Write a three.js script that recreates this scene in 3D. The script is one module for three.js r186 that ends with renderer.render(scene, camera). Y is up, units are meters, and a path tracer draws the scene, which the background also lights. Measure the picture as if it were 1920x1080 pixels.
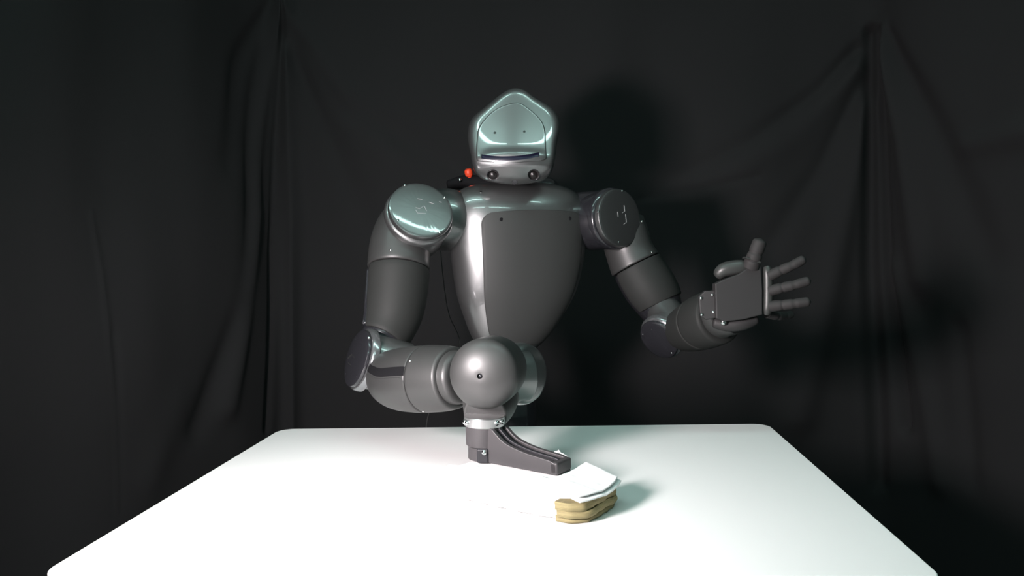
import * as THREE from 'three';
import { RectAreaLightUniformsLib } from 'three/addons/lights/RectAreaLightUniformsLib.js';
import { RoundedBoxGeometry } from 'three/addons/geometries/RoundedBoxGeometry.js';
import { mergeGeometries, mergeVertices, toCreasedNormals } from 'three/addons/utils/BufferGeometryUtils.js';
import { Brush, Evaluator, SUBTRACTION } from 'three-bvh-csg';
import { createNoise2D, createNoise3D } from 'simplex-noise';

const V = (x, y, z) => new THREE.Vector3(x, y, z);
const R = THREE.MathUtils.degToRad;
const scene = new THREE.Scene();

// ---------- camera ----------
const camera = new THREE.PerspectiveCamera(2 * THREE.MathUtils.radToDeg(Math.atan(540 / 1400)), 1920 / 1080, 0.02, 50);
camera.position.set(0, 1.07, 0);
camera.rotation.set(R(-2.52), 0, R(-1.7), 'XYZ');
scene.add(camera);

// ---------- exposure ----------
const renderer = new THREE.WebGLRenderer({ antialias: true });
renderer.toneMapping = THREE.LinearToneMapping;
renderer.toneMappingExposure = 1.0;
renderer.shadowMap.enabled = true;
scene.background = new THREE.Color(0, 0, 0);
RectAreaLightUniformsLib.init();

// ---------- lights ----------
const KEY = { pos: V(-0.55, 1.15, -0.43), aim: V(0.0, 0.84, -1.25), size: 0.2, power: 160, col: new THREE.Color().setRGB(1, 0.9, 0.92) };
const TUBES = { y: 2.58, power: 19, col: new THREE.Color().setRGB(0.64, 1, 0.93), w: 0.065, l: 1.2, at: [[-0.75, -0.75], [0.75, -0.75], [-0.75, 0.9], [0.75, 0.9]] };

// ---------- helpers ----------
function rng(seed) { let a = seed; return () => { a |= 0; a = a + 0x6D2B79F5 | 0; let t = Math.imul(a ^ a >>> 15, 1 | a); t = t + Math.imul(t ^ t >>> 7, 61 | t) ^ t; return ((t ^ t >>> 14) >>> 0) / 4294967296; }; }
const n2 = createNoise2D(rng(11)), n3 = createNoise3D(rng(23));
const lin = (r, g, b) => new THREE.Color().setRGB(r, g, b);
const clamp = (x, a, b) => Math.min(b, Math.max(a, x));
const smooth = (a, b, x) => { const t = clamp((x - a) / (b - a), 0, 1); return t * t * (3 - 2 * t); };
function table1(rows) {                               // piecewise monotone interpolation of [x, a, b, ...] rows
  return x => {
    let i = 0; while (i < rows.length - 2 && x > rows[i + 1][0]) i++;
    const p = rows[Math.max(0, i - 1)], q = rows[i], r = rows[i + 1], s = rows[Math.min(rows.length - 1, i + 2)];
    const t = clamp((x - q[0]) / (r[0] - q[0]), 0, 1), h = r[0] - q[0];
    return q.slice(1).map((v, k) => {
      const m0 = (r[k + 1] - p[k + 1]) / (r[0] - p[0]) * h, m1 = (s[k + 1] - q[k + 1]) / (s[0] - q[0]) * h;
      const t2 = t * t, t3 = t2 * t;
      return (2 * t3 - 3 * t2 + 1) * v + (t3 - 2 * t2 + t) * m0 + (-2 * t3 + 3 * t2) * r[k + 1] + (t3 - t2) * m1;
    });
  };
}
function gridGeo(rows, closed) {                      // rows: arrays of Vector3 of equal length
  const n = rows[0].length, pos = [], uv = [], idx = [];
  rows.forEach((r, i) => r.forEach((p, j) => { pos.push(p.x, p.y, p.z); uv.push(j / (n - 1), i / (rows.length - 1)); }));
  for (let i = 0; i < rows.length - 1; i++) for (let j = 0; j < (closed ? n : n - 1); j++) {
    const a = i * n + j, b = i * n + (j + 1) % n, c = a + n, d = b + n;
    idx.push(a, b, d, a, d, c);
  }
  const g = new THREE.BufferGeometry();
  g.setAttribute('position', new THREE.Float32BufferAttribute(pos, 3));
  g.setAttribute('uv', new THREE.Float32BufferAttribute(uv, 2));
  g.setIndex(idx);
  return g;
}
function crease(g, deg = 40) { const q = g.clone(); q.deleteAttribute('normal'); q.scale(1000, 1000, 1000); const c = toCreasedNormals(mergeVertices(q, 1e-3), R(deg)); c.scale(0.001, 0.001, 0.001); return c; }
function mesh(name, geo, mat, parent) {
  const m = new THREE.Mesh(geo, mat); m.name = name; m.castShadow = true; m.receiveShadow = true;
  (parent || scene).add(m); return m;
}
function tag(o, label, category, group) { o.userData.label = label; o.userData.category = category; if (group) o.userData.group = group; return o; }
function struct(o, label, category) { o.userData.kind = 'structure'; o.userData.label = label; o.userData.category = category; return o; }
function orient(g, c, axis, spin = 0) {               // local +y along axis, origin at c
  const q = new THREE.Quaternion().setFromUnitVectors(V(0, 1, 0), axis.clone().normalize());
  if (spin) q.multiply(new THREE.Quaternion().setFromAxisAngle(V(0, 1, 0), spin));
  return g.applyMatrix4(new THREE.Matrix4().compose(c, q, V(1, 1, 1)));
}
function lathe(profile, c, axis, seg = 72) {          // profile: [radius, along axis] pairs from top (tip) down
  return crease(orient(new THREE.LatheGeometry(profile.map(p => new THREE.Vector2(Math.max(p[0], 1e-5), p[1])), seg), c, axis), 38);
}
function limb(path, ref = V(0, 0, 1)) {               // path: [centre, radius] stations; returns surface function
  const curve = new THREE.CatmullRomCurve3(path.map(p => p[0]), false, 'centripetal');
  const rad = table1(path.map((p, i) => [i / (path.length - 1), p[1]]));
  const S = (t, a, off = 0) => {
    const tt = clamp(t, 0, 1), c = curve.getPoint(tt), T = curve.getTangent(tt);
    c.addScaledVector(T, 0);
    const e2 = ref.clone().addScaledVector(T, -ref.dot(T)).normalize(), e1 = T.clone().cross(e2).normalize();
    const r = Math.max(rad(tt)[0] + off, 1e-5);
    return c.addScaledVector(e2, r * Math.cos(a)).addScaledVector(e1, r * Math.sin(a));
  };
  S.curve = curve; S.rad = t => rad(t)[0]; S.len = curve.getLength();
  return S;
}
function limbSolid(S, t0, t1, { seg = 72, rings = 40, bevel = 0.003, off = 0 } = {}) {
  const rows = [], dt = bevel / S.len;
  const ring = (t, o) => { const r = []; for (let j = 0; j < seg; j++) r.push(S(t, j / seg * Math.PI * 2, o + off)); return r; };
  rows.push(ring(t0, -9), ring(t0, -bevel * 1.6), ring(t0, -bevel), ring(t0 + dt * 0.3, -bevel * 0.3), ring(t0 + dt, 0));
  for (let i = 1; i < rings; i++) rows.push(ring(t0 + dt + (t1 - t0 - 2 * dt) * i / rings, 0));
  rows.push(ring(t1 - dt, 0), ring(t1 - dt * 0.3, -bevel * 0.3), ring(t1, -bevel), ring(t1, -bevel * 1.6), ring(t1, -9));
  return crease(gridGeo(rows, true), 50);
}
function patchSolid(fn, nu, nv, th, bevel = 0.0015, eu = 0.01, ev = 0.01) {   // thick patch over fn(u, v, off), u and v in 0..1
  const us = [0, eu], vs = [0, ev];
  for (let i = 1; i < nu; i++) us.push(eu + (1 - 2 * eu) * i / nu); us.push(1 - eu, 1);
  for (let i = 1; i < nv; i++) vs.push(ev + (1 - 2 * ev) * i / nv); vs.push(1 - ev, 1);
  const U = us.length, W = vs.length, pos = [], idx = [], uv = [];
  for (const s of [0, 1]) for (let j = 0; j < W; j++) for (let i = 0; i < U; i++) {
    const edge = i === 0 || j === 0 || i === U - 1 || j === W - 1;
    const p = fn(us[i], vs[j], s ? -th : (edge ? -bevel : 0)); pos.push(p.x, p.y, p.z); uv.push(us[i], vs[j]);
  }
  const id = (s, i, j) => s * U * W + j * U + i;
  for (let j = 0; j < W - 1; j++) for (let i = 0; i < U - 1; i++) {
    idx.push(id(0, i, j), id(0, i + 1, j), id(0, i + 1, j + 1), id(0, i, j), id(0, i + 1, j + 1), id(0, i, j + 1));
    idx.push(id(1, i, j), id(1, i + 1, j + 1), id(1, i + 1, j), id(1, i, j), id(1, i, j + 1), id(1, i + 1, j + 1));
  }
  const rim = []; for (let i = 0; i < U; i++) rim.push([i, 0]); for (let j = 1; j < W; j++) rim.push([U - 1, j]);
  for (let i = U - 2; i >= 0; i--) rim.push([i, W - 1]); for (let j = W - 2; j > 0; j--) rim.push([0, j]);
  rim.forEach((p, k) => { const q = rim[(k + 1) % rim.length]; idx.push(id(1, ...p), id(1, ...q), id(0, ...q), id(1, ...p), id(0, ...q), id(0, ...p)); });
  const g = new THREE.BufferGeometry();
  g.setAttribute('position', new THREE.Float32BufferAttribute(pos, 3));
  g.setAttribute('uv', new THREE.Float32BufferAttribute(uv, 2)); g.setIndex(idx);
  return crease(g, 35);
}
function limbPatch(S, t0, t1, a0, a1, off, th, corner = 0.2, nu = 32, nv = 24) {   // partial shell round a limb, rounded corners
  return patchSolid((u, v, o) => {
    const e = Math.max(0, Math.abs(2 * v - 1) - (1 - corner)) / corner, k = 1 - 0.28 * corner * 2 * (1 - Math.sqrt(Math.max(0, 1 - e * e)));
    const a = (a0 + a1) / 2 + (u - 0.5) * (a1 - a0) * k;
    return S(t0 + (t1 - t0) * v, a, off + o);
  }, nu, nv, th, 0.0012, 0.015, 0.015);
}
function plate(pts, th, bevel) {                      // flat plate from an outline in space, extruded away from +z
  const o = pts[0].clone(), n = V(0, 0, 0);
  for (let i = 0; i < pts.length; i++) { const a = pts[i], b = pts[(i + 1) % pts.length]; n.add(a.clone().sub(o).cross(b.clone().sub(o))); }
  n.normalize(); if (n.z < 0) n.negate();
  const e1 = V(1, 0, 0).addScaledVector(n, -n.x).normalize(), e2 = n.clone().cross(e1);
  const sh = new THREE.Shape(pts.map(p => { const d = p.clone().sub(o); return new THREE.Vector2(d.dot(e1), d.dot(e2)); }));
  const g = new THREE.ExtrudeGeometry(sh, { depth: th - 2 * bevel, bevelEnabled: true, bevelThickness: bevel, bevelSize: bevel, bevelOffset: -bevel, bevelSegments: 3, curveSegments: 8 });
  g.translate(0, 0, -th + bevel);
  return g.applyMatrix4(new THREE.Matrix4().makeBasis(e1, e2, n).setPosition(o));
}
function tubeAlong(pts, r, seg = 10) { const c = new THREE.CatmullRomCurve3(pts); return new THREE.TubeGeometry(c, pts.length * 8, r, seg, false); }
function screw(parent, c, n, r, mat, name = 'screw') {
  return mesh(name, lathe([[0, r * 0.62], [r * 0.3, r * 0.58], [r * 0.55, r * 0.48], [r * 0.78, r * 0.3], [r * 0.94, r * 0.1], [r, 0], [r, -0.004], [0, -0.004]], c, n, 20), mat, parent);
}

// ---------- procedural textures and materials ----------
function noiseTex(size, fn, rep, srgb) {
  const d = new Uint8Array(size * size * 4);
  for (let y = 0; y < size; y++) for (let x = 0; x < size; x++) { const c = fn(x / size, y / size), k = (y * size + x) * 4; d[k] = c[0]; d[k + 1] = c[1]; d[k + 2] = c[2]; d[k + 3] = 255; }
  const t = new THREE.DataTexture(d, size, size); t.wrapS = t.wrapT = THREE.RepeatWrapping; t.magFilter = THREE.LinearFilter; t.repeat.set(rep, rep);
  if (srgb) t.colorSpace = THREE.SRGBColorSpace; t.needsUpdate = true; return t;
}
const rt = rng(5);
const flakes = noiseTex(256, () => { const v = 150 + rt() * 60; return [v, v, v]; }, 6);
const weave = noiseTex(256, (x, y) => { const v = 128 + 60 * Math.sin(x * 256 * Math.PI / 2) * Math.sin(y * 256 * Math.PI / 2) + 50 * (rt() - 0.5); return [v, v, v]; }, 24);
const clothMap = noiseTex(256, (x, y) => { const v = 236 + 4 * n2(x * 9, y * 9) + 6 * (rt() - 0.5); return [v, v, v]; }, 1, true);
const tanMap = noiseTex(256, (x, y) => { const g = 0.75 + 0.16 * n2(x * 5, y * 34) + 0.14 * (rt() - 0.5); return [168 * g, 155 * g, 108 * g]; }, 1, true);
const P = (o) => new THREE.MeshPhysicalMaterial(o);
const M = {
  paint: P({ color: lin(0.21, 0.215, 0.215), metalness: 0.85, roughness: 0.5, roughnessMap: flakes, clearcoat: 1, clearcoatRoughness: 0.045 }),
  cap: P({ color: lin(0.15, 0.155, 0.155), metalness: 0.85, roughness: 0.5, roughnessMap: flakes, clearcoat: 1, clearcoatRoughness: 0.06 }),
  shell: P({ color: lin(0.062, 0.063, 0.062), metalness: 0.5, roughness: 0.5, clearcoat: 0.25, clearcoatRoughness: 0.3 }),
  chest: P({ color: lin(0.031, 0.032, 0.031), metalness: 0.1, roughness: 0.62 }),
  matte: P({ color: lin(0.0235, 0.0245, 0.0235), metalness: 0.1, roughness: 0.62, specularIntensity: 0.45 }),
  gloss: P({ color: lin(0.022, 0.022, 0.026), metalness: 0.2, roughness: 0.25, clearcoat: 0.8, clearcoatRoughness: 0.06 }),
  black: P({ color: lin(0.006, 0.006, 0.007), roughness: 0.8, specularIntensity: 0.3 }),
  recess: P({ color: lin(0.006, 0.006, 0.022), roughness: 0.35 }),
  silver: P({ color: lin(0.62, 0.62, 0.62), metalness: 0.95, roughness: 0.28 }),
  chrome: P({ color: lin(0.8, 0.8, 0.8), metalness: 1, roughness: 0.12 }),
  rim: P({ color: lin(0.33, 0.34, 0.35), metalness: 0.85, roughness: 0.2 }),
  engrave: P({ color: lin(0.24, 0.25, 0.25), roughness: 0.4 }),
  plastic: P({ color: lin(0.042, 0.039, 0.041), roughness: 0.5 }),
  rib: P({ color: lin(0.012, 0.012, 0.015), roughness: 0.55 }),
  hand: P({ color: lin(0.02, 0.019, 0.0195), roughness: 0.6 }),
  handPale: P({ color: lin(0.05, 0.052, 0.05), metalness: 0.3, roughness: 0.4 }),
  rubber: P({ color: lin(0.021, 0.019, 0.019), roughness: 0.75 }),
  orange: P({ color: lin(0.7, 0.06, 0.02), roughness: 0.4 }),
  lens: P({ color: lin(0.008, 0.006, 0.006), roughness: 0.3 }),
  table: P({ color: lin(0.8, 0.8, 0.79), roughness: 0.38 }),
  fitting: P({ color: lin(0.75, 0.75, 0.75), roughness: 0.5 }),
  leg: P({ color: lin(0.35, 0.35, 0.36), metalness: 0.6, roughness: 0.4 }),
  cloth: P({ color: lin(0.0105, 0.0101, 0.0108), roughness: 0.95, bumpMap: weave, bumpScale: 0.0004 }),
  towel: P({ color: lin(0.92, 0.92, 0.92), roughness: 0.9, map: clothMap }),
  tan: P({ color: lin(0.95, 0.95, 0.95), roughness: 0.85, map: tanMap }),
  floor: P({ color: lin(0.12, 0.12, 0.13), roughness: 0.6 }),
  wall: P({ color: lin(0.5, 0.5, 0.49), roughness: 0.9 }),
  ceiling: P({ color: lin(0.75, 0.76, 0.75), roughness: 0.95 }),
  lampBody: P({ color: lin(0.03, 0.03, 0.03), roughness: 0.5 }),
};
for (const k of ['towel', 'tan', 'cloth']) M[k].side = THREE.DoubleSide;
const glow = (c, k) => new THREE.MeshStandardMaterial({ color: 0x000000, emissive: c.clone(), emissiveIntensity: k });

// ================= the room =================
const box = (x0, x1, y0, y1, z0, z1) => new THREE.BoxGeometry(x1 - x0, y1 - y0, z1 - z0).translate((x0 + x1) / 2, (y0 + y1) / 2, (z0 + z1) / 2);
const RX = 2.4, ZB = -3.0, ZF = 2.2, CH = 2.7;
struct(mesh('floor', box(-RX - 0.1, RX + 0.1, -0.1, 0, ZB - 0.1, ZF + 0.1), M.floor), 'dark grey floor under the table and robot', 'floor');
struct(mesh('ceiling', box(-RX - 0.1, RX + 0.1, CH, CH + 0.1, ZB - 0.1, ZF + 0.1), M.ceiling), 'white ceiling carrying the light fittings', 'ceiling');
struct(mesh('wall_back', box(-RX, RX, 0, CH, ZB - 0.1, ZB), M.wall), 'plain wall behind the black curtains', 'wall');
struct(mesh('wall_front', box(-RX, RX, 0, CH, ZF, ZF + 0.1), M.wall), 'plain wall facing the robot', 'wall');
struct(mesh('wall_left', box(-RX - 0.1, -RX, 0, CH, ZB, ZF), M.wall), 'plain wall beside the left curtain', 'wall');
struct(mesh('wall_right', box(RX, RX + 0.1, 0, CH, ZB, ZF), M.wall), 'plain wall beside the right curtain', 'wall');

// ceiling fittings
TUBES.at.forEach(([x, z], i) => {
  const g = new THREE.Group(); g.name = 'ceiling_light' + (i ? '_00' + i : ''); g.position.set(x, CH, z); scene.add(g);
  tag(g, 'long white batten light fixed to the ceiling', 'ceiling light', 'ceiling batten lights');
  mesh('housing', new RoundedBoxGeometry(TUBES.l + 0.04, 0.08, TUBES.w + 0.04, 3, 0.012).translate(0, -0.04, 0), M.fitting, g);
  mesh('diffuser', new THREE.BoxGeometry(TUBES.l, 0.016, TUBES.w).translate(0, -0.088, 0), glow(TUBES.col, TUBES.power * 0.6), g);
  const l = new THREE.RectAreaLight(TUBES.col, TUBES.power, TUBES.l, TUBES.w);
  l.position.set(0, -0.1, 0); l.rotation.x = -Math.PI / 2; l.castShadow = true; g.add(l);
});

// lamp on a stand beside the camera
{
  const g = new THREE.Group(); g.name = 'panel_lamp'; g.position.set(KEY.pos.x, 0, KEY.pos.z); scene.add(g);
  tag(g, 'square white panel lamp on a black stand in front of the table', 'lamp');
  mesh('stand_base', new THREE.CylinderGeometry(0.13, 0.14, 0.02, 40).translate(0, 0.01, 0), M.lampBody, g);
  mesh('pole', new THREE.CylinderGeometry(0.011, 0.011, KEY.pos.y - 0.02, 16).translate(0, (KEY.pos.y) / 2, 0), M.lampBody, g);
  const h = new THREE.Group(); h.name = 'lamp_head'; h.position.set(0, KEY.pos.y, 0); g.add(h);
  h.lookAt(KEY.aim);
  const s = KEY.size;
  mesh('housing', new RoundedBoxGeometry(s + 0.03, s + 0.03, 0.04, 3, 0.008).translate(0, 0, 0.0), M.lampBody, h);
  mesh('lamp_face', new THREE.BoxGeometry(s, s, 0.006).translate(0, 0, 0.021), glow(KEY.col, KEY.power * 0.5), h);
  for (let k = 0; k < 4; k++) mesh('barn_door', new THREE.BoxGeometry(s + 0.03, 0.003, 0.1).translate(0, s / 2 + 0.0135, 0.069).rotateZ(k * Math.PI / 2), M.lampBody, h);
  const l = new THREE.RectAreaLight(KEY.col, KEY.power, s, s); l.position.set(0, 0, 0.03); l.rotation.y = Math.PI; l.castShadow = true; h.add(l);
}

// ================= black curtains =================
function curtain(name, corners, y1, folds, amp, label) {
  const seglen = [], at0 = [0]; for (let i = 0; i < corners.length - 1; i++) { seglen.push(corners[i + 1].distanceTo(corners[i])); at0.push(at0[i] + seglen[i]); }
  const L = at0[at0.length - 1];
  const raw = s => { s = clamp(s, 0, L); let i = 0; while (i < seglen.length - 1 && s > at0[i + 1]) i++; return corners[i].clone().lerp(corners[i + 1], (s - at0[i]) / seglen[i]); };
  const pos = s => { const c = V(0, 0, 0); for (let k = -6; k <= 6; k++) c.add(raw(s + k * 0.011)); return c.multiplyScalar(1 / 13); };
  const nrm = s => { const t = pos(s + 0.01).sub(pos(s - 0.01)).normalize(); return V(-t.z, 0, t.x); };
  const NU = Math.round(L * 150), NV = 220, rows = [], base = 0.004;
  const near = (px, py, p, q) => { const dx = q[0] - p[0], dy = q[1] - p[1], t = clamp(((px - p[0]) * dx + (py - p[1]) * dy) / (dx * dx + dy * dy), 0, 1); return [t, Math.hypot(px - p[0] - t * dx, py - p[1] - t * dy)]; };
  const depth = (s, y) => {
    let d = amp * (0.6 * n2(s * 1.7, y * 0.7) + 0.16 * n2(s * 3.6, y + 7) + 0.008 * n2(s * 11, y * 4));
    for (const f of folds) {
      let best = [0, 9], bi = 0;
      for (let i = 0; i < f.p.length - 1; i++) { const q = near(s, y, f.p[i], f.p[i + 1]); if (q[1] < best[1]) { best = q; bi = i; } }
      const along = (bi + best[0]) / (f.p.length - 1), w = f.w[0] + (f.w[1] - f.w[0]) * along, A = f.a[0] + (f.a[1] - f.a[0]) * along;
      d += A * Math.exp(-(best[1] * best[1]) / (w * w));
    }
    return d;
  };
  const P0 = [], N0 = []; for (let j = 0; j <= NU; j++) { P0.push(pos(L * j / NU)); N0.push(nrm(L * j / NU)); }
  for (let i = 0; i <= NV; i++) {
    const row = [], y = base + (y1 - base) * i / NV;
    for (let j = 0; j <= NU; j++) row.push(P0[j].clone().addScaledVector(N0[j], -depth(L * j / NU, y) * SIDE).setY(y));
    rows.push(row);
  }
  const g = gridGeo(rows, false); g.computeVertexNormals();
  return tag(mesh(name, g, M.cloth), label, 'curtain');
}
const LB = V(-1.02, 0, -0.95), A0 = V(-0.70, 0, -2.26), A1 = V(1.10, 0, -2.26), RB = V(1.55, 0, -1.05), SIDE = -1;
curtain('backdrop_curtain', [LB, A0, A1, RB], 2.0, [
  // behind the robot
  { p: [[1.383, 1.818], [1.554, 1.529], [1.947, 1.311]], a: [-0.02, -0.010], w: [0.02, 0.05] },
  { p: [[1.398, 1.817], [1.495, 1.642], [1.708, 1.366]], a: [0.03, 0.014], w: [0.025, 0.06] },
  { p: [[1.388, 1.755], [1.518, 1.435], [1.620, 1.177]], a: [-0.02, -0.012], w: [0.02, 0.05] },
  { p: [[1.392, 1.849], [1.389, 1.216], [1.346, 0.402]], a: [0.03, 0.03], w: [0.03, 0.03] },
  { p: [[3.106, 1.658], [2.993, 1.535], [2.767, 1.383], [2.492, 1.263]], a: [-0.022, -0.008], w: [0.022, 0.03] },
  { p: [[3.090, 1.595], [2.928, 1.410], [2.652, 1.266]], a: [0.02, 0.012], w: [0.03, 0.07] },
  { p: [[3.121, 1.562], [2.990, 1.296], [2.826, 1.077]], a: [-0.014, -0.012], w: [0.02, 0.045] },
  { p: [[3.129, 1.483], [3.053, 1.134], [2.917, 0.553]], a: [0.024, 0.03], w: [0.03, 0.06] },
  { p: [[3.142, 1.704], [3.136, 1.003], [3.159, 0.348]], a: [-0.045, -0.04], w: [0.016, 0.025] },
  { p: [[2.443, 1.229], [2.652, 1.258], [2.797, 1.286]], a: [-0.006, -0.006], w: [0.012, 0.012] },
  // left side
  { p: [[1.355, 1.852], [1.200, 1.612], [1.118, 1.350]], a: [-0.012, -0.012], w: [0.02, 0.05] },
  { p: [[1.376, 1.859], [1.234, 1.211], [1.045, 0.695]], a: [0.021, 0.018], w: [0.02, 0.04] },
  { p: [[1.327, 1.688], [1.138, 0.972], [0.933, 0.664]], a: [-0.012, -0.015], w: [0.03, 0.04] },
  { p: [[1.394, 1.865], [1.333, 1.216], [1.240, 0.593]], a: [-0.018, -0.018], w: [0.012, 0.02] },
  { p: [[0.639, 1.183], [0.654, 1.060], [0.655, 0.958], [0.664, 0.773], [0.659, 0.541]], a: [0.003, 0.0036], w: [0.006, 0.008] },
  { p: [[0.672, 0.933], [0.659, 0.541]], a: [-0.0036, -0.0036], w: [0.012, 0.014] },
  { p: [[0.858, 0.733], [0.757, 0.582]], a: [0.0072, 0.0072], w: [0.05, 0.05] },
  // right side
  { p: [[3.194, 1.691], [3.266, 1.369], [3.316, 0.973]], a: [0.035, 0.03], w: [0.02, 0.05] },
  { p: [[3.204, 1.688], [3.369, 1.382], [3.507, 1.031]], a: [-0.025, -0.02], w: [0.02, 0.06] },
  { p: [[3.175, 1.696], [3.188, 1.003], [3.241, 0.532]], a: [-0.03, -0.03], w: [0.014, 0.02] },
  { p: [[3.226, 1.003], [3.297, 0.698], [3.364, 0.408]], a: [0.02, 0.02], w: [0.03, 0.04] },
  { p: [[3.464, 1.322], [3.536, 1.324], [3.611, 1.331]], a: [0.012, 0.02], w: [0.03, 0.04] },
  { p: [[3.431, 0.832], [3.461, 0.434]], a: [-0.014, -0.014], w: [0.03, 0.03] },
], 0.035, 'black cloth backdrop hung in folds around three sides of the robot');

// ================= table =================
const TY = 0.72;
{
  const g = new THREE.Group(); g.name = 'work_table'; g.position.set(-0.0265, 0, -1.1539); g.rotation.y = -R(4.7); scene.add(g);
  tag(g, 'white rectangular table with rounded corners in front of the robot', 'table');
  const w = 0.499, d = 0.361, r = 0.032, sh = new THREE.Shape();
  sh.moveTo(-w + r, -d); sh.lineTo(w - r, -d); sh.absarc(w - r, -d + r, r, -Math.PI / 2, 0); sh.lineTo(w, d - r); sh.absarc(w - r, d - r, r, 0, Math.PI / 2);
  sh.lineTo(-w + r, d); sh.absarc(-w + r, d - r, r, Math.PI / 2, Math.PI); sh.lineTo(-w, -d + r); sh.absarc(-w + r, -d + r, r, Math.PI, Math.PI * 1.5);
  const top = new THREE.ExtrudeGeometry(sh, { depth: 0.02, bevelEnabled: true, bevelThickness: 0.002, bevelSize: 0.002, bevelOffset: -0.002, bevelSegments: 3, curveSegments: 16 });
  top.rotateX(-Math.PI / 2).translate(0, TY - 0.022, 0);
  mesh('tabletop', top, M.table, g);
  for (const [sx, sz] of [[-1, -1], [1, -1], [-1, 1], [1, 1]]) mesh('leg', new THREE.CylinderGeometry(0.02, 0.02, TY - 0.026, 24).translate(sx * 0.43, (TY - 0.026) / 2, sz * 0.29), M.leg, g);
  for (const sz of [-1, 1]) mesh('rail', new THREE.BoxGeometry(0.83, 0.04, 0.02).translate(0, TY - 0.046, sz * 0.29), M.leg, g);
  for (const sx of [-1, 1]) mesh('rail', new THREE.BoxGeometry(0.02, 0.04, 0.55).translate(sx * 0.43, TY - 0.046, 0), M.leg, g);
}

// ================= the robot =================
const robot = new THREE.Group(); robot.name = 'humanoid_robot'; scene.add(robot);
tag(robot, 'dark grey humanoid robot torso leaning its tool arm on the white table', 'robot');
const CAM = camera.position;

// ---- pedestal ----
{
  const c = V(-0.0029, 0.6919, -1.685);
  mesh('pedestal', lathe([[0, 1.0], [0.046, 1.0], [0.05, 0.99], [0.05, 0.03], [0.06, 0.025], [0.2, 0.02], [0.205, 0.015], [0.205, 0], [0, 0]], V(c.x, 0, c.z), V(0, 1, 0)), M.gloss, robot);
}

// ---- torso ----
const torso = new THREE.Group(); torso.name = 'torso'; robot.add(torso);
torso.position.copy(V(0.0193, 1.0437, -1.6705)); torso.rotation.set(R(1), R(20), 0, 'YXZ');
const TS = 1.67 / 1400;
// rows: height, centre x, half width, half depth, centre z   (all in hundredths of a metre)
const tRows = table1([
  [-20.0, -3.2, 1.6, 1.2, -1.0], [-19.4, -3.1, 4.6, 3.2, -0.8], [-18.2, -2.9, 6.4, 4.6, -0.4], [-15.5, -2.4, 8.6, 6.2, 0], [-11.5, -1.7, 10.8, 7.8, 0.2], [-6, -0.9, 13.2, 9.3, 0.3],
  [0, -0.4, 14.5, 10.2, 0.2], [5, -0.1, 15.1, 10.6, 0], [10, 0.1, 15.3, 10.6, -0.2], [13.2, 0.1, 15.0, 10.2, -0.4], [15.2, 0, 14.3, 9.4, -0.7], [16.6, 0, 13.2, 8.3, -1.0], [17.6, 0, 11.6, 7.0, -1.4], [18.3, 0, 9.4, 5.6, -1.8], [18.7, 0, 6.5, 4.2, -2.0], [18.8, 0, 3, 2, -2.0], [18.8, 0, 0.05, 0.05, -2.0]]);
const tw = y => tRows(y * 100).map((v, k) => v * (k === 2 ? 0.0079 : k === 1 ? 0.0104 : 0.01));
const TN = 2.35;
function torsoPt(y, a, off = 0) {
  const [cx, w, d, cz] = tw(y), c = Math.cos(a), s = Math.sin(a);
  const k = e => Math.sign(e) * Math.pow(Math.abs(e), 2 / TN);
  return V(cx + k(s) * (w + off), y, cz + k(c) * (d + off));
}
{
  const rows = [], N = 120;
  for (let i = 0; i <= 110; i++) {
    const f = i / 110, y = -0.2 + 0.388 * (f < 0.5 ? 2 * f * f * 0.6 + f * 0.4 : 1 - (2 * (1 - f) * (1 - f) * 0.6 + (1 - f) * 0.4));
    const r = []; for (let j = 0; j < N; j++) r.push(torsoPt(y, -j / N * 2 * Math.PI)); rows.push(r);
  }
  mesh('torso_shell', crease(gridGeo(rows.reverse(), true), 60), M.paint, torso);
}
const frontZ = (x, y, off) => { const [cx, w, d, cz] = tw(y); const q = clamp(Math.abs((x - cx) / w), 0, 0.999); return cz + d * Math.pow(1 - Math.pow(q, TN), 1 / TN) + off; };
{
  const yT = 0.119, yB = -0.172;
  const hw = table1([[-0.18, 0.050], [-0.15, 0.074], [-0.11, 0.092], [-0.06, 0.107], [0, 0.1155], [0.05, 0.1185], [0.12, 0.1195]]);
  const cxp = table1([[-0.18, -0.019], [-0.11, -0.006], [-0.05, 0.003], [0.02, 0.009], [0.12, 0.010]]);
  const panel = patchSolid((u, v, o) => {
    const vv = 1 - v; let y = yT + (yB - yT) * vv; const cr = 0.028;
    const e = Math.max(0, cr - (yT - y)) / cr, w = hw(y)[0] - cr * (1 - Math.sqrt(Math.max(0, 1 - e * e)));
    const x = cxp(y)[0] + (2 * u - 1) * w; y += 0.004 * (1 - Math.pow(2 * u - 1, 2)) * (1 - vv);
    return V(x, y, frontZ(x, y, 0.0022 + o));
  }, 40, 80, 0.008, 0.001, 0.004, 0.003);
  mesh('chest_panel', panel, M.chest, torso);
  for (const [x, y] of [[-0.0685, 0.103], [0.0905, 0.1035]]) {
    const z = frontZ(x, y, 0.0022);
    mesh('screw_hole', lathe([[0, 0.0004], [0.0036, 0.0004], [0.0042, 0], [0.0042, -0.006], [0, -0.006]], V(x, y, z), V(x * 0.5, 0.05, 1), 20), M.black, torso);
  }
  mesh('screw', lathe([[0, 0.001], [0.003, 0.0008], [0.0034, 0], [0.0034, -0.005], [0, -0.005]], torsoPt(0.163, -0.75, 0), V(-0.3, 0.7, 0.6), 16), M.chrome, torso);
}
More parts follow.
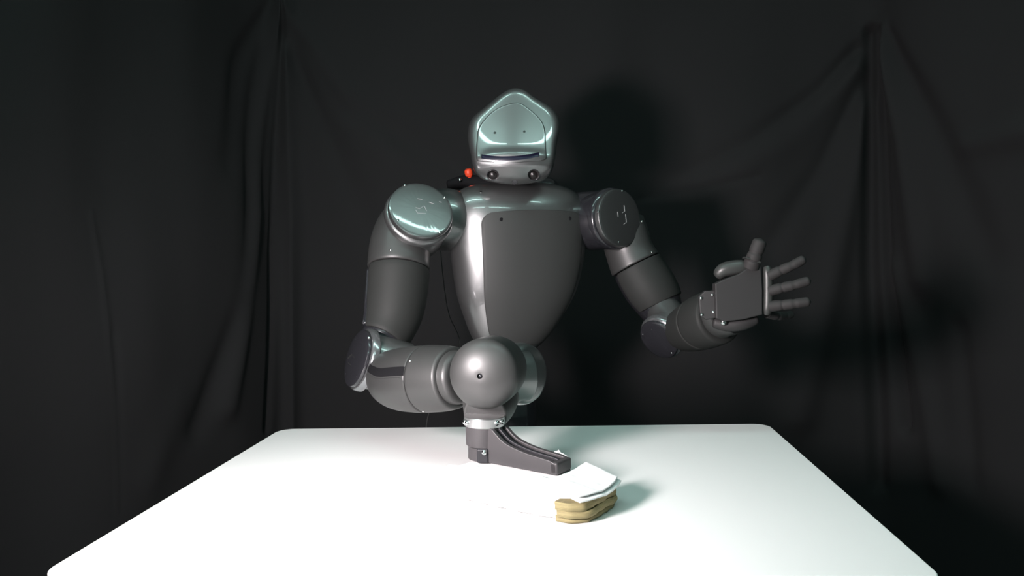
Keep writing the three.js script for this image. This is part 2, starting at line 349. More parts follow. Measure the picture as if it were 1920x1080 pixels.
// collar and neck
mesh('neck', limbSolid(limb([[V(0.0085, 1.1989, -1.7073), 0.0559], [V(0.0092, 1.2247, -1.6984), 0.0483], [V(0.011, 1.2466, -1.6794), 0.0453], [V(0.0132, 1.281, -1.6709), 0.0474]]), 0, 1, {}), M.gloss, robot);
{
  const bp = mesh('backpack', new RoundedBoxGeometry(0.25, 0.24, 0.09, 5, 0.03).applyMatrix4(new THREE.Matrix4().compose(V(-0.0021, 1.1398, -1.8348), new THREE.Quaternion().setFromEuler(new THREE.Euler(0, R(17), 0)), V(1, 1, 1))), M.gloss, robot);
  const sb = mesh('shoulder_bar', limbSolid(limb([[V(-0.1445, 1.2363, -1.749), 0.0112], [V(-0.1045, 1.2426, -1.7493), 0.0162], [V(-0.0301, 1.2366, -1.749), 0.0174]]), 0, 1, { bevel: 0.006 }), M.black, robot);
  const kb = mesh('stop_button', lathe([[0, 0.016], [0.006, 0.0155], [0.009, 0.012], [0.0095, 0.006], [0.0085, 0], [0.006, -0.002], [0.006, -0.022], [0, -0.022]], V(-0.0911, 1.2572, -1.7399), V(-0.15, 0.9, 0.3), 32), M.orange, robot);
  kb.userData.label = 'orange button behind the neck';
  screw(robot, V(-0.1128, 1.2468, -1.7274), V(-0.3, 0.5, 0.8), 0.004, M.chrome);
}

// ---- head ----
const HS = 1.57 / 1400, head = new THREE.Group(); head.name = 'head'; robot.add(head);
head.position.copy(V(0.015, 1.3166, -1.5824));
head.rotation.set(R(8.5), R(0), R(-1.7), 'XYZ');
const HP = (x, y) => [(x - 965) * HS, (258 - y) * HS];
const starOutline = (pts, cx, cy) => {
  const c = new THREE.CatmullRomCurve3(pts.map(p => { const q = HP(...p); return V(q[0] - cx, q[1] - cy, 0); }), true, 'centripetal').getPoints(720);
  const tabl = new Float64Array(1440).fill(-1);
  for (let i = 0; i < c.length - 1; i++) {
    let a0 = Math.atan2(c[i].y, c[i].x), a1 = Math.atan2(c[i + 1].y, c[i + 1].x), r0 = c[i].length(), r1 = c[i + 1].length();
    let da = a1 - a0; if (da > Math.PI) da -= 2 * Math.PI; if (da < -Math.PI) da += 2 * Math.PI;
    const n = Math.max(2, Math.ceil(Math.abs(da) * 1440 / 2 / Math.PI * 2));
    for (let k = 0; k <= n; k++) { const a = a0 + da * k / n; tabl[((Math.round(a / 2 / Math.PI * 1440) % 1440) + 1440) % 1440] = r0 + (r1 - r0) * k / n; }
  }
  for (let i = 0; i < 1440; i++) if (tabl[i] < 0) tabl[i] = tabl[(i + 1439) % 1440];
  return a => { const f = ((a / 2 / Math.PI) % 1 + 1) % 1 * 1440, i = Math.floor(f), t = f - i; return tabl[i % 1440] * (1 - t) + tabl[(i + 1) % 1440] * t; };
};
const headOut = starOutline([[967, 165], [953, 168], [944, 172.5], [932, 181], [908, 200], [885, 219], [878, 231], [875, 250], [877, 270], [882, 290], [886, 311], [893, 327], [909, 338], [934, 343.5], [966, 346], [996, 343.5], [1021, 337], [1034, 324], [1040, 303], [1045, 270], [1052, 240], [1050, 221], [1038, 203], [1020, 191], [1000, 179], [988, 170.5], [980, 166.8]], 0, 0);
function headZ(x, y) {                                // front relief of the head shell
  const r = Math.hypot(x, y), s = clamp(r / headOut(Math.atan2(y, x)), 0, 1);
  let z = 0.052 * Math.pow(1 - Math.pow(s, 26), 0.5);
  return z + headLean(x, y) + 0.003 * Math.exp(-Math.pow((y + 0.0555) / 0.005, 2)) * (1 - s * s);
}
const leanTab = (() => {                              // slope of the front, integrated from the chin up
  const g = table1([[-0.105, -0.75], [-0.07, -0.6], [-0.06, -0.35], [-0.048, -0.05], [-0.038, 0.5], [-0.028, 0.72], [-0.012, 0.63], [0.02, 0.53], [0.06, 0.43], [0.11, 0.34]]), o = [[-0.105, 0]];
  for (let y = -0.103; y <= 0.11; y += 0.002) o.push([y, o[o.length - 1][1] - g(y - 0.001)[0] * 0.002]);
  const f = table1(o), z0 = f(-0.02)[0]; return y => f(y)[0] - z0;
})();
function headLean(x, y) { return leanTab(y) - 2.6 * x * x; }
const ev = new Evaluator(); ev.useGroups = false; ev.attributes = ['position', 'normal'];
const csgReady = g => { const q = mergeVertices(g, 1e-7); q.computeVertexNormals(); for (const k of Object.keys(q.attributes)) if (k !== 'position' && k !== 'normal') q.deleteAttribute(k); return q; };
const cut = (g, tools) => { let b = new Brush(csgReady(g)); b.updateMatrixWorld(); for (const t of tools) { const c = new Brush(csgReady(t)); c.updateMatrixWorld(); b = ev.evaluate(b, c, SUBTRACTION); } return b.geometry; };
const EYES = [[925, 326], [999.5, 325.5]].map(p => HP(...p));
{
  const rows = [], N = 180, ss = [0.0005, 0.1, 0.2, 0.3, 0.4, 0.5, 0.58, 0.65, 0.7, 0.75, 0.79, 0.82, 0.85, 0.88, 0.905, 0.925, 0.945, 0.96, 0.968, 0.975, 0.981, 0.986, 0.99, 0.994, 0.997, 0.999, 1];
  const mk = (s, front) => { const r = []; for (let j = 0; j < N; j++) { const a = j / N * 2 * Math.PI, R0 = headOut(a) * s, x = R0 * Math.cos(a), y = R0 * Math.sin(a); r.push(V(x, y, front ? headZ(x * 0.99999, y * 0.99999) : headLean(x, y) - 0.13 * Math.pow(1 - Math.pow(s, 2.6), 0.5))); } return r; };
  for (const s of ss) rows.push(mk(s, true));
  for (let i = ss.length - 2; i >= 0; i--) rows.push(mk(ss[i], false));
  const g = gridGeo(rows, true);
  const p0 = rows.length; // close both poles
  const idx = Array.from(g.index.array); for (let j = 1; j < N - 1; j++) { idx.push(0, j, j + 1); const b = (p0 - 1) * N; idx.push(b, b + j + 1, b + j); }
  // outward faces
  for (let i = 0; i < idx.length; i += 3) { const t = idx[i + 1]; idx[i + 1] = idx[i + 2]; idx[i + 2] = t; }
  for (let i = idx.length - 6 * (N - 2); i < idx.length; i += 3) { const t = idx[i + 1]; idx[i + 1] = idx[i + 2]; idx[i + 2] = t; }
  g.setIndex(idx);
  const tools = EYES.map(([x, y]) => new THREE.CylinderGeometry(0.0128, 0.0118, 0.04, 40).rotateX(Math.PI / 2 + 0.15).translate(x, y, headZ(x, y) + 0.006));
  const hs = cut(g, tools);
  mesh('head_shell', crease(hs, 42), M.paint, head);
  for (const [x, y] of EYES) {
    const z = headZ(x, y);
    const eye = mesh('eye_camera', lathe([[0, 0.0035], [0.004, 0.003], [0.0075, 0.001], [0.0078, -0.001], [0.0125, -0.001], [0.0127, -0.004], [0, -0.004]], V(x, y, z - 0.009), V(0, -0.15, 1), 40), M.lens, head);
    mesh('eye_bezel', new THREE.TorusGeometry(0.0124, 0.0008, 12, 48).rotateX(0.5).translate(x, y, z - 0.002), M.gloss, head);
  }
  const [lx, ly] = HP(964.6, 338), lz = headZ(lx, ly);
  mesh('chin_lens', lathe([[0, 0.001], [0.0028, 0.001], [0.003, 0.0018], [0.0052, 0.0018], [0.006, 0.0004], [0.006, -0.006], [0, -0.006]], V(lx, ly, lz), V(0, -0.5, 1), 28), M.gloss, head);
}
{
  const [fx, fy] = HP(958, 255);
  const out = starOutline([[895, 262], [897, 243], [909, 225], [931, 206], [962, 195], [975, 195.5], [993, 207], [1009, 221], [1018, 234], [1021.5, 250], [1022, 275], [1022, 296], [1019, 298], [990, 301], [962, 303.5], [935, 303.5], [918, 302.5], [897, 300], [895, 296], [894, 282]], fx, fy);
  const relief = (x, y) => 0.0035 + 0.004 * Math.exp(-Math.pow((y + 0.0305 + 1.2 * x * x) / 0.009, 2)) * smooth(0.075, 0.05, Math.abs(x)) ;
  const N = 200, rows = [], ss = [0.001]; for (let i = 1; i <= 44; i++) ss.push(i / 45); ss.push(0.985, 0.994, 1);
  const bevel = s => s > 0.97 ? -0.0018 * Math.pow((s - 0.97) / 0.03, 2) : 0;
  for (const s of ss) { const r = []; for (let j = 0; j < N; j++) { const a = -j / N * 2 * Math.PI, q = out(a) * s, x = fx + q * Math.cos(a), y = fy + q * Math.sin(a); r.push(V(x, y, headZ(x, y) + relief(x, y) + bevel(s))); } rows.push(r); }
  for (let i = ss.length - 1; i >= 0; i -= 4) { const s = ss[i], r = []; for (let j = 0; j < N; j++) { const a = -j / N * 2 * Math.PI, q = out(a) * s, x = fx + q * Math.cos(a), y = fy + q * Math.sin(a); r.push(V(x, y, headZ(x, y) - 0.004)); } rows.push(r); }
  const g = gridGeo(rows, true), idx = Array.from(g.index.array), last = (rows.length - 1) * N;
  for (let j = 1; j < N - 1; j++) { idx.push(0, j + 1, j); idx.push(last, last + j, last + j + 1); }
  g.setIndex(idx);
  // visor slot: a sagging bar
  const mid = []; for (let i = 0; i <= 16; i++) { const t = i / 16, px = 904 + 105 * t, py = 291.7 + (287.6 - 291.7) * t + 5.4 * 4 * t * (1 - t); mid.push(HP(px, py)); }
  const hh = 0.0046, shp = new THREE.Shape([...mid.map(p => new THREE.Vector2(p[0], p[1] + hh * 0.9)), ...mid.slice().reverse().map(p => new THREE.Vector2(p[0], p[1] - hh))]);
  const slot = new THREE.ExtrudeGeometry(shp, { depth: 0.1, bevelEnabled: false }).translate(0, 0, 0.0);
  const screws = [[928.5, 249.5], [982.5, 247.5]].map(p => HP(...p));
  const fp = cut(g, [slot, ...screws.map(([x, y]) => new THREE.CylinderGeometry(0.0028, 0.0028, 0.03, 20).rotateX(Math.PI / 2).translate(x, y, headZ(x, y) + 0.006))]);
  mesh('faceplate', crease(fp, 32), M.paint, head);
  const sl = mesh('visor_slot', patchSolid((u, v, o) => { const k = u * 16, i = Math.min(15, Math.floor(k)), t = k - i, x = mid[i][0] * (1 - t) + mid[i + 1][0] * t, y = mid[i][1] * (1 - t) + mid[i + 1][1] * t + (v - 0.5) * 2.2 * hh; return V(x, y, headZ(x, y) + 0.0008 + o); }, 32, 6, 0.004, 0.0003), M.recess, head);
  sl.userData.label = 'dark blue visor slot';
  for (const [x, y] of screws) mesh('screw', lathe([[0, 0.0006], [0.0022, 0.0006], [0.0026, 0], [0.0026, -0.004], [0, -0.004]], V(x, y, headZ(x, y) + 0.0012), V(0, 0.4, 1), 16), M.chrome, head);
}

// ---- joint caps ----
function discCap(parent, name, c, n, r, mat, { h = 0.012, rimMat = M.paint, len = 0.08, drumMat = M.paint, gap = 0.004, dome = 0.002, drumR = 1 } = {}) {
  n = n.clone().normalize();
  const g = new THREE.Group(); g.name = name; parent.add(g);
  mesh('cap_disc', lathe([[0, dome], [r * 0.5, dome * 0.8], [r * 0.9, dome * 0.25], [r - 0.003, 0], [r - 0.001, -0.0008], [r, -0.0026], [r, -h], [0, -h]], c, n, 96), mat, g);
  mesh('cap_rim', lathe([[r * 0.9, -h + 0.001], [r + 0.0005, -h - 0.002], [r + 0.0035, -h - 0.004], [r + 0.005, -h - 0.008], [r + 0.005, -h - 0.016], [r + 0.001, -h - 0.02], [r * 0.9, -h - 0.02]], c, n, 96), rimMat, g);
  mesh('drum', lathe([[0, -h - 0.012], [r * drumR - 0.006, -h - 0.012], [r * drumR - 0.003, -h - gap - 0.014], [r * drumR, -h - 0.024], [r * drumR, -len], [r * drumR - 0.006, -len - 0.006], [0, -len - 0.006]], c, n, 96), drumMat, g);
  return g;
}
function strokes(parent, list, n, mat, w = 0.0011) {  // engraved emblem: thin raised bars on the cap face
  const gs = list.map(([a, b]) => { const d = b.clone().sub(a), L = d.length(); const g = new THREE.BoxGeometry(L, w, 0.0012); const x = d.normalize(), z = n.clone().addScaledVector(x, -n.dot(x)).normalize(), y = z.clone().cross(x); return g.applyMatrix4(new THREE.Matrix4().makeBasis(x, y, z).setPosition(a.clone().add(b).multiplyScalar(0.5))); });
  const m = mesh('emblem', mergeGeometries(gs), mat, parent); m.userData.label = 'thin line emblem of hexagon strokes'; return m;
}
const onPlane = (c, n, p) => { const r = p.clone().sub(CAM); return CAM.clone().addScaledVector(r, n.dot(c.clone().sub(CAM)) / n.dot(r)); };

// robot's right arm (working arm)
{
  const n = V(0.33, 0.5, 0.8).normalize(), c = V(-0.1774, 1.1667, -1.5057), r = 0.0659;
  const cap = discCap(robot, 'shoulder_cap', c, n, r, M.cap, { len: 0.085 });
  const face = c.clone().addScaledVector(n, 0.0022), O = p => onPlane(face, n, p);
  strokes(cap, [[V(-0.1853, 1.1894, -1.5067), V(-0.1747, 1.1865, -1.5066)], [V(-0.1614, 1.1812, -1.5063), V(-0.1514, 1.1772, -1.5062)], [V(-0.1885, 1.1713, -1.5059), V(-0.1811, 1.1684, -1.5058)], [V(-0.1811, 1.1684, -1.5058), V(-0.1713, 1.174, -1.506)], [V(-0.1713, 1.174, -1.506), V(-0.1668, 1.1637, -1.5056)], [V(-0.1887, 1.1665, -1.5057), V(-0.1851, 1.16, -1.5054)], [V(-0.1851, 1.16, -1.5054), V(-0.168, 1.1584, -1.5053)], [V(-0.1416, 1.1817, -1.5064), V(-0.1363, 1.18, -1.5063)]].map(s => s.map(O)), n, M.engrave);
  for (const p of [V(-0.2091, 1.2169, -1.5079), V(-0.1295, 1.1899, -1.5067), V(-0.2246, 1.1472, -1.5049), V(-0.1412, 1.1207, -1.5037)]) screw(cap, onPlane(c, n, p), n, 0.0028, M.chrome);
  // link to the torso
  mesh('shoulder_joint', limbSolid(limb([[V(-0.1841, 1.1513, -1.6051), 0.0594], [V(-0.1513, 1.1511, -1.6201), 0.0669], [V(-0.1259, 1.151, -1.6351), 0.0664], [V(-0.0903, 1.1514, -1.6652), 0.0534]], V(0, 1, 0)), 0, 1, { bevel: 0.006 }), M.paint, robot);
  const S = limb([[V(-0.2112, 1.1667, -1.5808), 0.0382], [V(-0.2217, 1.1418, -1.5697), 0.0537], [V(-0.2285, 1.1027, -1.5529), 0.062], [V(-0.2308, 1.0533, -1.5307), 0.0634], [V(-0.2338, 1.0049, -1.5136), 0.0622], [V(-0.2392, 0.963, -1.4967), 0.0589], [V(-0.2483, 0.9326, -1.4804), 0.053], [V(-0.2627, 0.9036, -1.4591), 0.046]]);
  const arm = new THREE.Group(); arm.name = 'upper_arm'; robot.add(arm);
  mesh('arm_shell', limbSolid(S, 0, 0.44, { bevel: 0.003 }), M.shell, arm);
  mesh('arm_core', limbSolid(S, 0.445, 1, { bevel: 0.006, off: -0.004 }), M.gloss, arm);
  mesh('arm_panel', limbPatch(S, 0.447, 0.965, R(-108), R(62), 0.0005, 0.006, 0.22), M.matte, arm);
  mesh('arm_panel', limbPatch(S, 0.447, 0.92, R(80), R(172), 0.0005, 0.006, 0.22), M.gloss, arm);
  screw(arm, S(0.405, 0.12, 0), V(0.1, 0, 1), 0.0024, M.chrome);
  // elbow
  const en = V(-0.82, 0.31, 0.48).normalize(), ec = V(-0.2968, 0.8863, -1.3933), er = 0.055;
  const ecap = discCap(robot, 'elbow_cap', ec, en, er, M.gloss, { len: 0.1, rimMat: M.rim, h: 0.006, drumR: 0.96 });
  for (const p of [V(-0.2957, 0.9213, -1.3948), V(-0.2726, 0.9236, -1.3949), V(-0.3166, 0.8569, -1.392), V(-0.2968, 0.8513, -1.3917)]) screw(ecap, onPlane(ec, en, p), en, 0.0024, M.chrome);
  const face2 = ec.clone().addScaledVector(en, 0.0022), O2 = p => onPlane(face2, en, p);
  strokes(ecap, [[V(-0.3162, 0.8831, -1.4132), V(-0.3079, 0.891, -1.4135)], [V(-0.3155, 0.875, -1.4128), V(-0.3115, 0.8708, -1.4126)], [V(-0.3079, 0.891, -1.4135), V(-0.304, 0.8848, -1.4132)]].map(s => s.map(O2)), en, M.matte);
  mesh('elbow_yoke', limbSolid(limb([[V(-0.2618, 0.924, -1.495), 0.0407], [V(-0.2666, 0.9025, -1.4691), 0.04], [V(-0.2707, 0.8873, -1.4484), 0.0374], [V(-0.2746, 0.8702, -1.4376), 0.0341]]), 0, 1, { bevel: 0.01 }), M.paint, robot);
  // forearm
  const Fm = limb([[V(-0.2438, 0.8546, -1.3869), 0.0359], [V(-0.2287, 0.8534, -1.3668), 0.0481], [V(-0.2065, 0.8538, -1.3368), 0.0548], [V(-0.1784, 0.8574, -1.3069), 0.0573], [V(-0.1508, 0.8604, -1.287), 0.0578], [V(-0.117, 0.8644, -1.2622), 0.0553], [V(-0.0862, 0.8694, -1.2374), 0.0489]], V(0, 0, 1));
  const fa = new THREE.Group(); fa.name = 'forearm'; robot.add(fa);
  mesh('forearm_shell', limbSolid(Fm, 0.0, 0.655, { bevel: 0.002 }), M.shell, fa);
  mesh('forearm_sleeve', limbSolid(Fm, 0.66, 0.93, { bevel: 0.004, off: 0.0005 }), M.shell, fa);
  mesh('wrist_neck', limbSolid(Fm, 0.9, 1, { bevel: 0.006, off: -0.006 }), M.shell, fa);
  mesh('forearm_strip', limbPatch(Fm, 0.12, 0.652, R(-33), R(-17), 0.0006, 0.003, 0.1, 10, 16), M.black, fa);
  mesh('forearm_panel', limbPatch(Fm, 0.14, 0.652, R(-15), R(90), 0.0008, 0.004, 0.25), M.shell, fa);
  for (const [t, a] of [[0.69, -0.75], [0.69, 1.05]]) screw(fa, Fm(t, a, 0.0005), Fm(t, a, 1).sub(Fm(t, a, 0)), 0.0022, M.chrome);
  // wrist housings
  const wn = V(-0.2, 0.03, 0.98).normalize(), wc = V(-0.047, 0.8926, -1.1133), wr = 0.0537;
  const dome = []; for (let i = 0; i <= 22; i++) { const a = i / 22 * Math.PI / 2; dome.push([wr * Math.sin(a), 0.030 * Math.cos(a) - 0.008]); }
  const wrist = new THREE.Group(); wrist.name = 'wrist'; robot.add(wrist);
  mesh('wrist_dome', lathe([[0, 0.016], [0.0042, 0.016], [0.0042, 0.0215], ...dome.slice(2), [wr, -0.04], [wr * 0.985, -0.07], [wr * 0.93, -0.09], [0, -0.093]], wc, wn, 96), M.shell, wrist);
  screw(wrist, wc.clone().addScaledVector(wn, 0.0175), wn, 0.0036, M.gloss);
  const rn = V(0.72, 0.06, 0.66).normalize(), rc = V(0.0222, 0.8731, -1.2275), rr = 0.0518;
  mesh('wrist_ring', lathe([[0, 0.004], [rr * 0.78, 0.004], [rr * 0.9, 0.001], [rr * 0.975, -0.006], [rr, -0.014], [rr, -0.03], [rr * 0.975, -0.038], [rr * 0.9, -0.044], [0, -0.045]], rc, rn, 96), M.paint, wrist);
  mesh('wrist_link', limbSolid(limb([[V(-0.0349, 0.8729, -1.2175), 0.049], [V(-0.0087, 0.8714, -1.2275), 0.0468], [V(0.018, 0.8699, -1.2424), 0.0446]], V(0, 1, 0)), 0, 1, { bevel: 0.004 }), M.paint, wrist);
  // collar, flange
  const fc = V(-0.0483, 0.8181, -1.14), up = V(0.04, 1, 0.02).normalize(), fr = 0.0316;
  const col = limb([[V(-0.0379, 0.8529, -1.2066), 0.0469], [V(-0.0404, 0.8402, -1.191), 0.0446], [V(-0.0442, 0.8317, -1.1657), 0.0394], [V(-0.0475, 0.8248, -1.1453), 0.0334]]);
  mesh('wrist_collar', limbSolid(col, 0, 1, { bevel: 0.002 }), M.shell, wrist);
  mesh('flange', lathe([[0, 0.0075], [fr - 0.001, 0.0075], [fr, 0.0065], [fr, -0.0065], [fr - 0.001, -0.0075], [0, -0.0075]], fc, up, 64), M.silver, wrist);
  for (const a of [-68, -54, 38, 57, 150, 170, 230]) { const d = V(Math.sin(R(a)), 0, Math.cos(R(a))); screw(wrist, fc.clone().addScaledVector(d, fr + 0.0012), d, 0.0042, M.chrome); }
  // tool bracket
  const ax = V(0.79, 0, 0.61).normalize(), th = V(0.61, 0, -0.79).normalize();
  const tool = new THREE.Group(); tool.name = 'tool_bracket'; robot.add(tool); tool.userData.label = 'dark foot shaped bracket';
  const pb = V(-0.0485, 0.7593, -1.1274), pt = fc.clone().add(V(0, -0.007, 0));
  mesh('post', lathe([[0, 0], [fr - 0.003, 0], [fr - 0.002, -0.001], [fr - 0.003, -0.03], [fr - 0.0065, -0.033], [fr - 0.0065, pb.y - pt.y], [0, pb.y - pt.y]], pt, up, 64), M.plastic, tool);
  const prof = [[0.0, 0], [0.029, -0.001], [0.033, -0.004], [0.044, -0.013], [0.056, -0.0195], [0.085, -0.027], [0.115, -0.031], [0.134, -0.0335], [0.142, -0.037], [0.1445, -0.044], [0.1445, -0.0505], [0.14, -0.0525], [0.09, -0.0525], [0.04, -0.0525], [0.0, -0.0525]];
  const cv = new THREE.CatmullRomCurve3(prof.map(p => V(p[0], p[1], 0)), true, 'centripetal', 0.5).getPoints(80);
  const web = (w, o, mat, name, sc = 0) => {
    const sh = new THREE.Shape(cv.slice(0, -1).map(p => new THREE.Vector2(p.x, Math.max(p.y - (p.y > -0.048 ? sc : 0), -0.0525))));
    const g = new THREE.ExtrudeGeometry(sh, { depth: w - 0.002, bevelEnabled: true, bevelThickness: 0.001, bevelSize: 0.001, bevelOffset: -0.001, bevelSegments: 2 }).translate(0, 0, o + 0.001);
    g.applyMatrix4(new THREE.Matrix4().makeBasis(ax, V(0, 1, 0), ax.clone().cross(V(0, 1, 0))).setPosition(pt.clone()));
    return mesh(name, g, mat, tool);
  };
  web(0.007, 0.012, M.plastic, 'foot_rib'); web(0.006, -0.003, M.rib, 'foot_rib'); web(0.007, -0.019, M.plastic, 'foot_rib'); web(0.030, -0.015, M.rib, 'foot_web', 0.006);
  const toe = pt.clone().addScaledVector(ax, 0.1395).add(V(0, -0.0435, 0));
  mesh('foot_toe', new RoundedBoxGeometry(0.013, 0.0175, 0.038, 3, 0.003).applyMatrix4(new THREE.Matrix4().makeBasis(ax, V(0, 1, 0), ax.clone().cross(V(0, 1, 0))).setPosition(toe)), M.plastic, tool);
  const nd = V(-0.12, 0, 1).normalize(), nc = pt.clone().addScaledVector(nd, fr - 0.006).add(V(0, -0.042, 0));
  mesh('post_recess', new RoundedBoxGeometry(0.018, 0.022, 0.008, 3, 0.003).applyMatrix4(new THREE.Matrix4().makeBasis(V(0.99, 0, 0.12), V(0, 1, 0), nd).setPosition(nc)), M.rib, tool);
  screw(tool, nc.clone().add(V(0.003, 0.006, 0)).addScaledVector(nd, 0.006), nd, 0.0042, M.chrome);
}

// robot's left arm (raised open hand)
{
  const n = V(0.6, 0.07, 0.79).normalize(), c = V(0.241, 1.145, -1.6399), r = 0.0642;
  const cap = discCap(robot, 'shoulder_cap', c, n, r, M.cap, { len: 0.09, drumMat: M.gloss, rimMat: M.gloss });
  const face = c.clone().addScaledVector(n, 0.0022), O = p => onPlane(face, n, p);
  strokes(cap, [[V(0.231, 1.1561, -1.6053), V(0.2319, 1.1458, -1.6049)], [V(0.2457, 1.1694, -1.6059), V(0.2465, 1.1563, -1.6053)], [V(0.2465, 1.1563, -1.6053), V(0.2412, 1.1536, -1.6052)], [V(0.248, 1.1499, -1.6051), V(0.2494, 1.1328, -1.6043)], [V(0.2494, 1.1328, -1.6043), V(0.2434, 1.1289, -1.6041)]].map(s => s.map(O)), n, M.engrave);
  for (const p of [V(0.2426, 1.1998, -1.6073), V(0.283, 1.1335, -1.6043), V(0.2314, 1.091, -1.6025), V(0.1899, 1.1574, -1.6054)]) screw(cap, onPlane(c, n, p), n, 0.0026, M.chrome);
  mesh('shoulder_joint', limbSolid(limb([[V(0.14, 1.156, -1.7254), 0.0541], [V(0.1799, 1.1509, -1.7202), 0.0612], [V(0.2062, 1.1474, -1.7151), 0.0635], [V(0.2353, 1.1461, -1.705), 0.0583]], V(0, 1, 0)), 0, 1, { bevel: 0.006 }), M.gloss, robot);
  const S = limb([[V(0.2602, 1.1463, -1.725), 0.0467], [V(0.2632, 1.1092, -1.7184), 0.0539], [V(0.2722, 1.0685, -1.7116), 0.055], [V(0.2874, 1.0315, -1.705), 0.0597], [V(0.3073, 0.9946, -1.6983), 0.0619], [V(0.3237, 0.9653, -1.692), 0.0593], [V(0.3364, 0.9375, -1.6858), 0.0519], [V(0.3467, 0.9111, -1.6796), 0.0433]]);
  const arm = new THREE.Group(); arm.name = 'upper_arm'; robot.add(arm);
  mesh('arm_shell', limbSolid(S, 0, 0.40, { bevel: 0.003 }), M.shell, arm);
  mesh('arm_core', limbSolid(S, 0.405, 1, { bevel: 0.006, off: -0.003 }), M.gloss, arm);
  mesh('arm_panel', limbPatch(S, 0.408, 0.80, R(-106), R(66), 0.0008, 0.006, 0.22), M.matte, arm);
  screw(arm, S(0.372, -0.75, 0), S(0.372, -0.75, 1).sub(S(0.372, -0.75, 0)), 0.0022, M.chrome);
  // elbow
  const en = V(-0.66, -0.42, 0.62).normalize(), ec = V(0.3097, 0.8785, -1.5931), er = 0.0457;
  const ecap = discCap(robot, 'elbow_cap', ec, en, er, M.gloss, { len: 0.075, rimMat: M.rim, h: 0.005, drumR: 0.96 });
  for (const p of [V(0.2967, 0.9029, -1.5942), V(0.2769, 0.8921, -1.5937), V(0.3374, 0.8503, -1.5919)]) screw(ecap, onPlane(ec, en, p), en, 0.0022, M.chrome);
  mesh('elbow_yoke', limbSolid(limb([[V(0.3322, 0.9443, -1.6761), 0.0384], [V(0.3444, 0.9201, -1.645), 0.0401], [V(0.3513, 0.9005, -1.6141), 0.0393], [V(0.3579, 0.8862, -1.5935), 0.032]]), 0, 1, { bevel: 0.008 }), M.paint, robot);
  // forearm towards the viewer
  const Fm = limb([[V(0.358, 0.8922, -1.6137), 0.037], [V(0.3652, 0.9007, -1.5841), 0.0466], [V(0.3739, 0.9111, -1.5445), 0.052], [V(0.3839, 0.9232, -1.505), 0.055], [V(0.3971, 0.9348, -1.4655), 0.0546], [V(0.4097, 0.9431, -1.4358), 0.0483]], V(0, 1, 0));
  const fa = new THREE.Group(); fa.name = 'forearm'; robot.add(fa);
  mesh('forearm_shell', limbSolid(Fm, 0.02, 0.56, { bevel: 0.002 }), M.matte, fa);
  mesh('forearm_sleeve', limbSolid(Fm, 0.565, 0.9, { bevel: 0.006, off: 0.0006 }), M.matte, fa);
  mesh('wrist_neck', limbSolid(Fm, 0.88, 1, { bevel: 0.006, off: -0.008 }), M.paint, fa);
  const q = p => p;
  mesh('forearm_strip', limbPatch(Fm, 0.16, 0.55, R(-122), R(-104), 0.0006, 0.003, 0.1, 10, 16), M.black, fa);
  screw(fa, Fm(0.585, R(-112), 0.0008), Fm(0.585, R(-112), 1).sub(Fm(0.585, R(-112), 0)), 0.0022, M.chrome);
  mesh('wrist_cup', lathe([[0.0345, 0.012], [0.0426, 0.014], [0.0456, 0.006], [0.0467, -0.02], [0.0406, -0.03], [0, -0.03], [0, 0], [0.0345, 0.002], [0.0345, 0.012]], V(0.4072, 0.9499, -1.4161), V(0.6, 0.18, 0.75)), M.shell, robot);
  // hand
  const hand = new THREE.Group(); hand.name = 'hand'; robot.add(hand); hand.userData.label = 'open dark hand with palm forward';
  mesh('palm', plate([V(0.3661, 1.0077, -1.3436), V(0.3843, 1.0158, -1.3429), V(0.408, 1.0238, -1.3413), V(0.4243, 1.0348, -1.3408), V(0.4479, 1.0361, -1.3398), V(0.4495, 0.993, -1.3379), V(0.4482, 0.95, -1.336), V(0.4151, 0.9422, -1.3377), V(0.382, 0.9391, -1.3395), V(0.3662, 0.9453, -1.3408)], 0.026, 0.002), M.hand, hand);
  mesh('wrist_plate', plate([V(0.3399, 0.9845, -1.3596), V(0.3514, 0.9949, -1.358), V(0.3693, 0.9945, -1.356), V(0.3697, 0.945, -1.3538), V(0.3527, 0.9415, -1.3557), V(0.3418, 0.9494, -1.358)], 0.018, 0.002), M.hand, hand);
  for (const p of [V(0.3434, 0.9816, -1.3564), V(0.3636, 0.987, -1.3537), V(0.3435, 0.9516, -1.3551), V(0.3647, 0.956, -1.3523)]) screw(hand, p, V(0, 0, 1), 0.0026, M.chrome);
  mesh('knuckle_bar', limbSolid(limb([[V(0.4609, 1.0355, -1.3498), 0.007], [V(0.4615, 1.0259, -1.3464), 0.0085], [V(0.4615, 0.9923, -1.3449), 0.009], [V(0.4595, 0.9587, -1.3434), 0.0085], [V(0.4583, 0.9489, -1.346), 0.006]]), 0, 1, { bevel: 0.003 }), M.handPale, hand);
  mesh('thumb_base', limbSolid(limb([[V(0.3738, 1.0184, -1.364), 0.009], [V(0.3855, 1.0308, -1.3596), 0.013], [V(0.4061, 1.0351, -1.3568), 0.014], [V(0.4249, 1.0365, -1.3548), 0.012], [V(0.4337, 1.0392, -1.352), 0.008]]), 0, 1, { bevel: 0.006 }), M.handPale, hand);
  mesh('heel_guard', limbSolid(limb([[V(0.3673, 0.9358, -1.3704), 0.010], [V(0.3912, 0.9317, -1.3652), 0.013], [V(0.4191, 0.9332, -1.3603), 0.013], [V(0.4476, 0.9404, -1.3576), 0.008]]), 0, 1, { bevel: 0.005 }), M.hand, hand);
  screw(hand, V(0.3814, 0.9365, -1.3474), V(0, -0.4, 1), 0.0055, M.chrome);
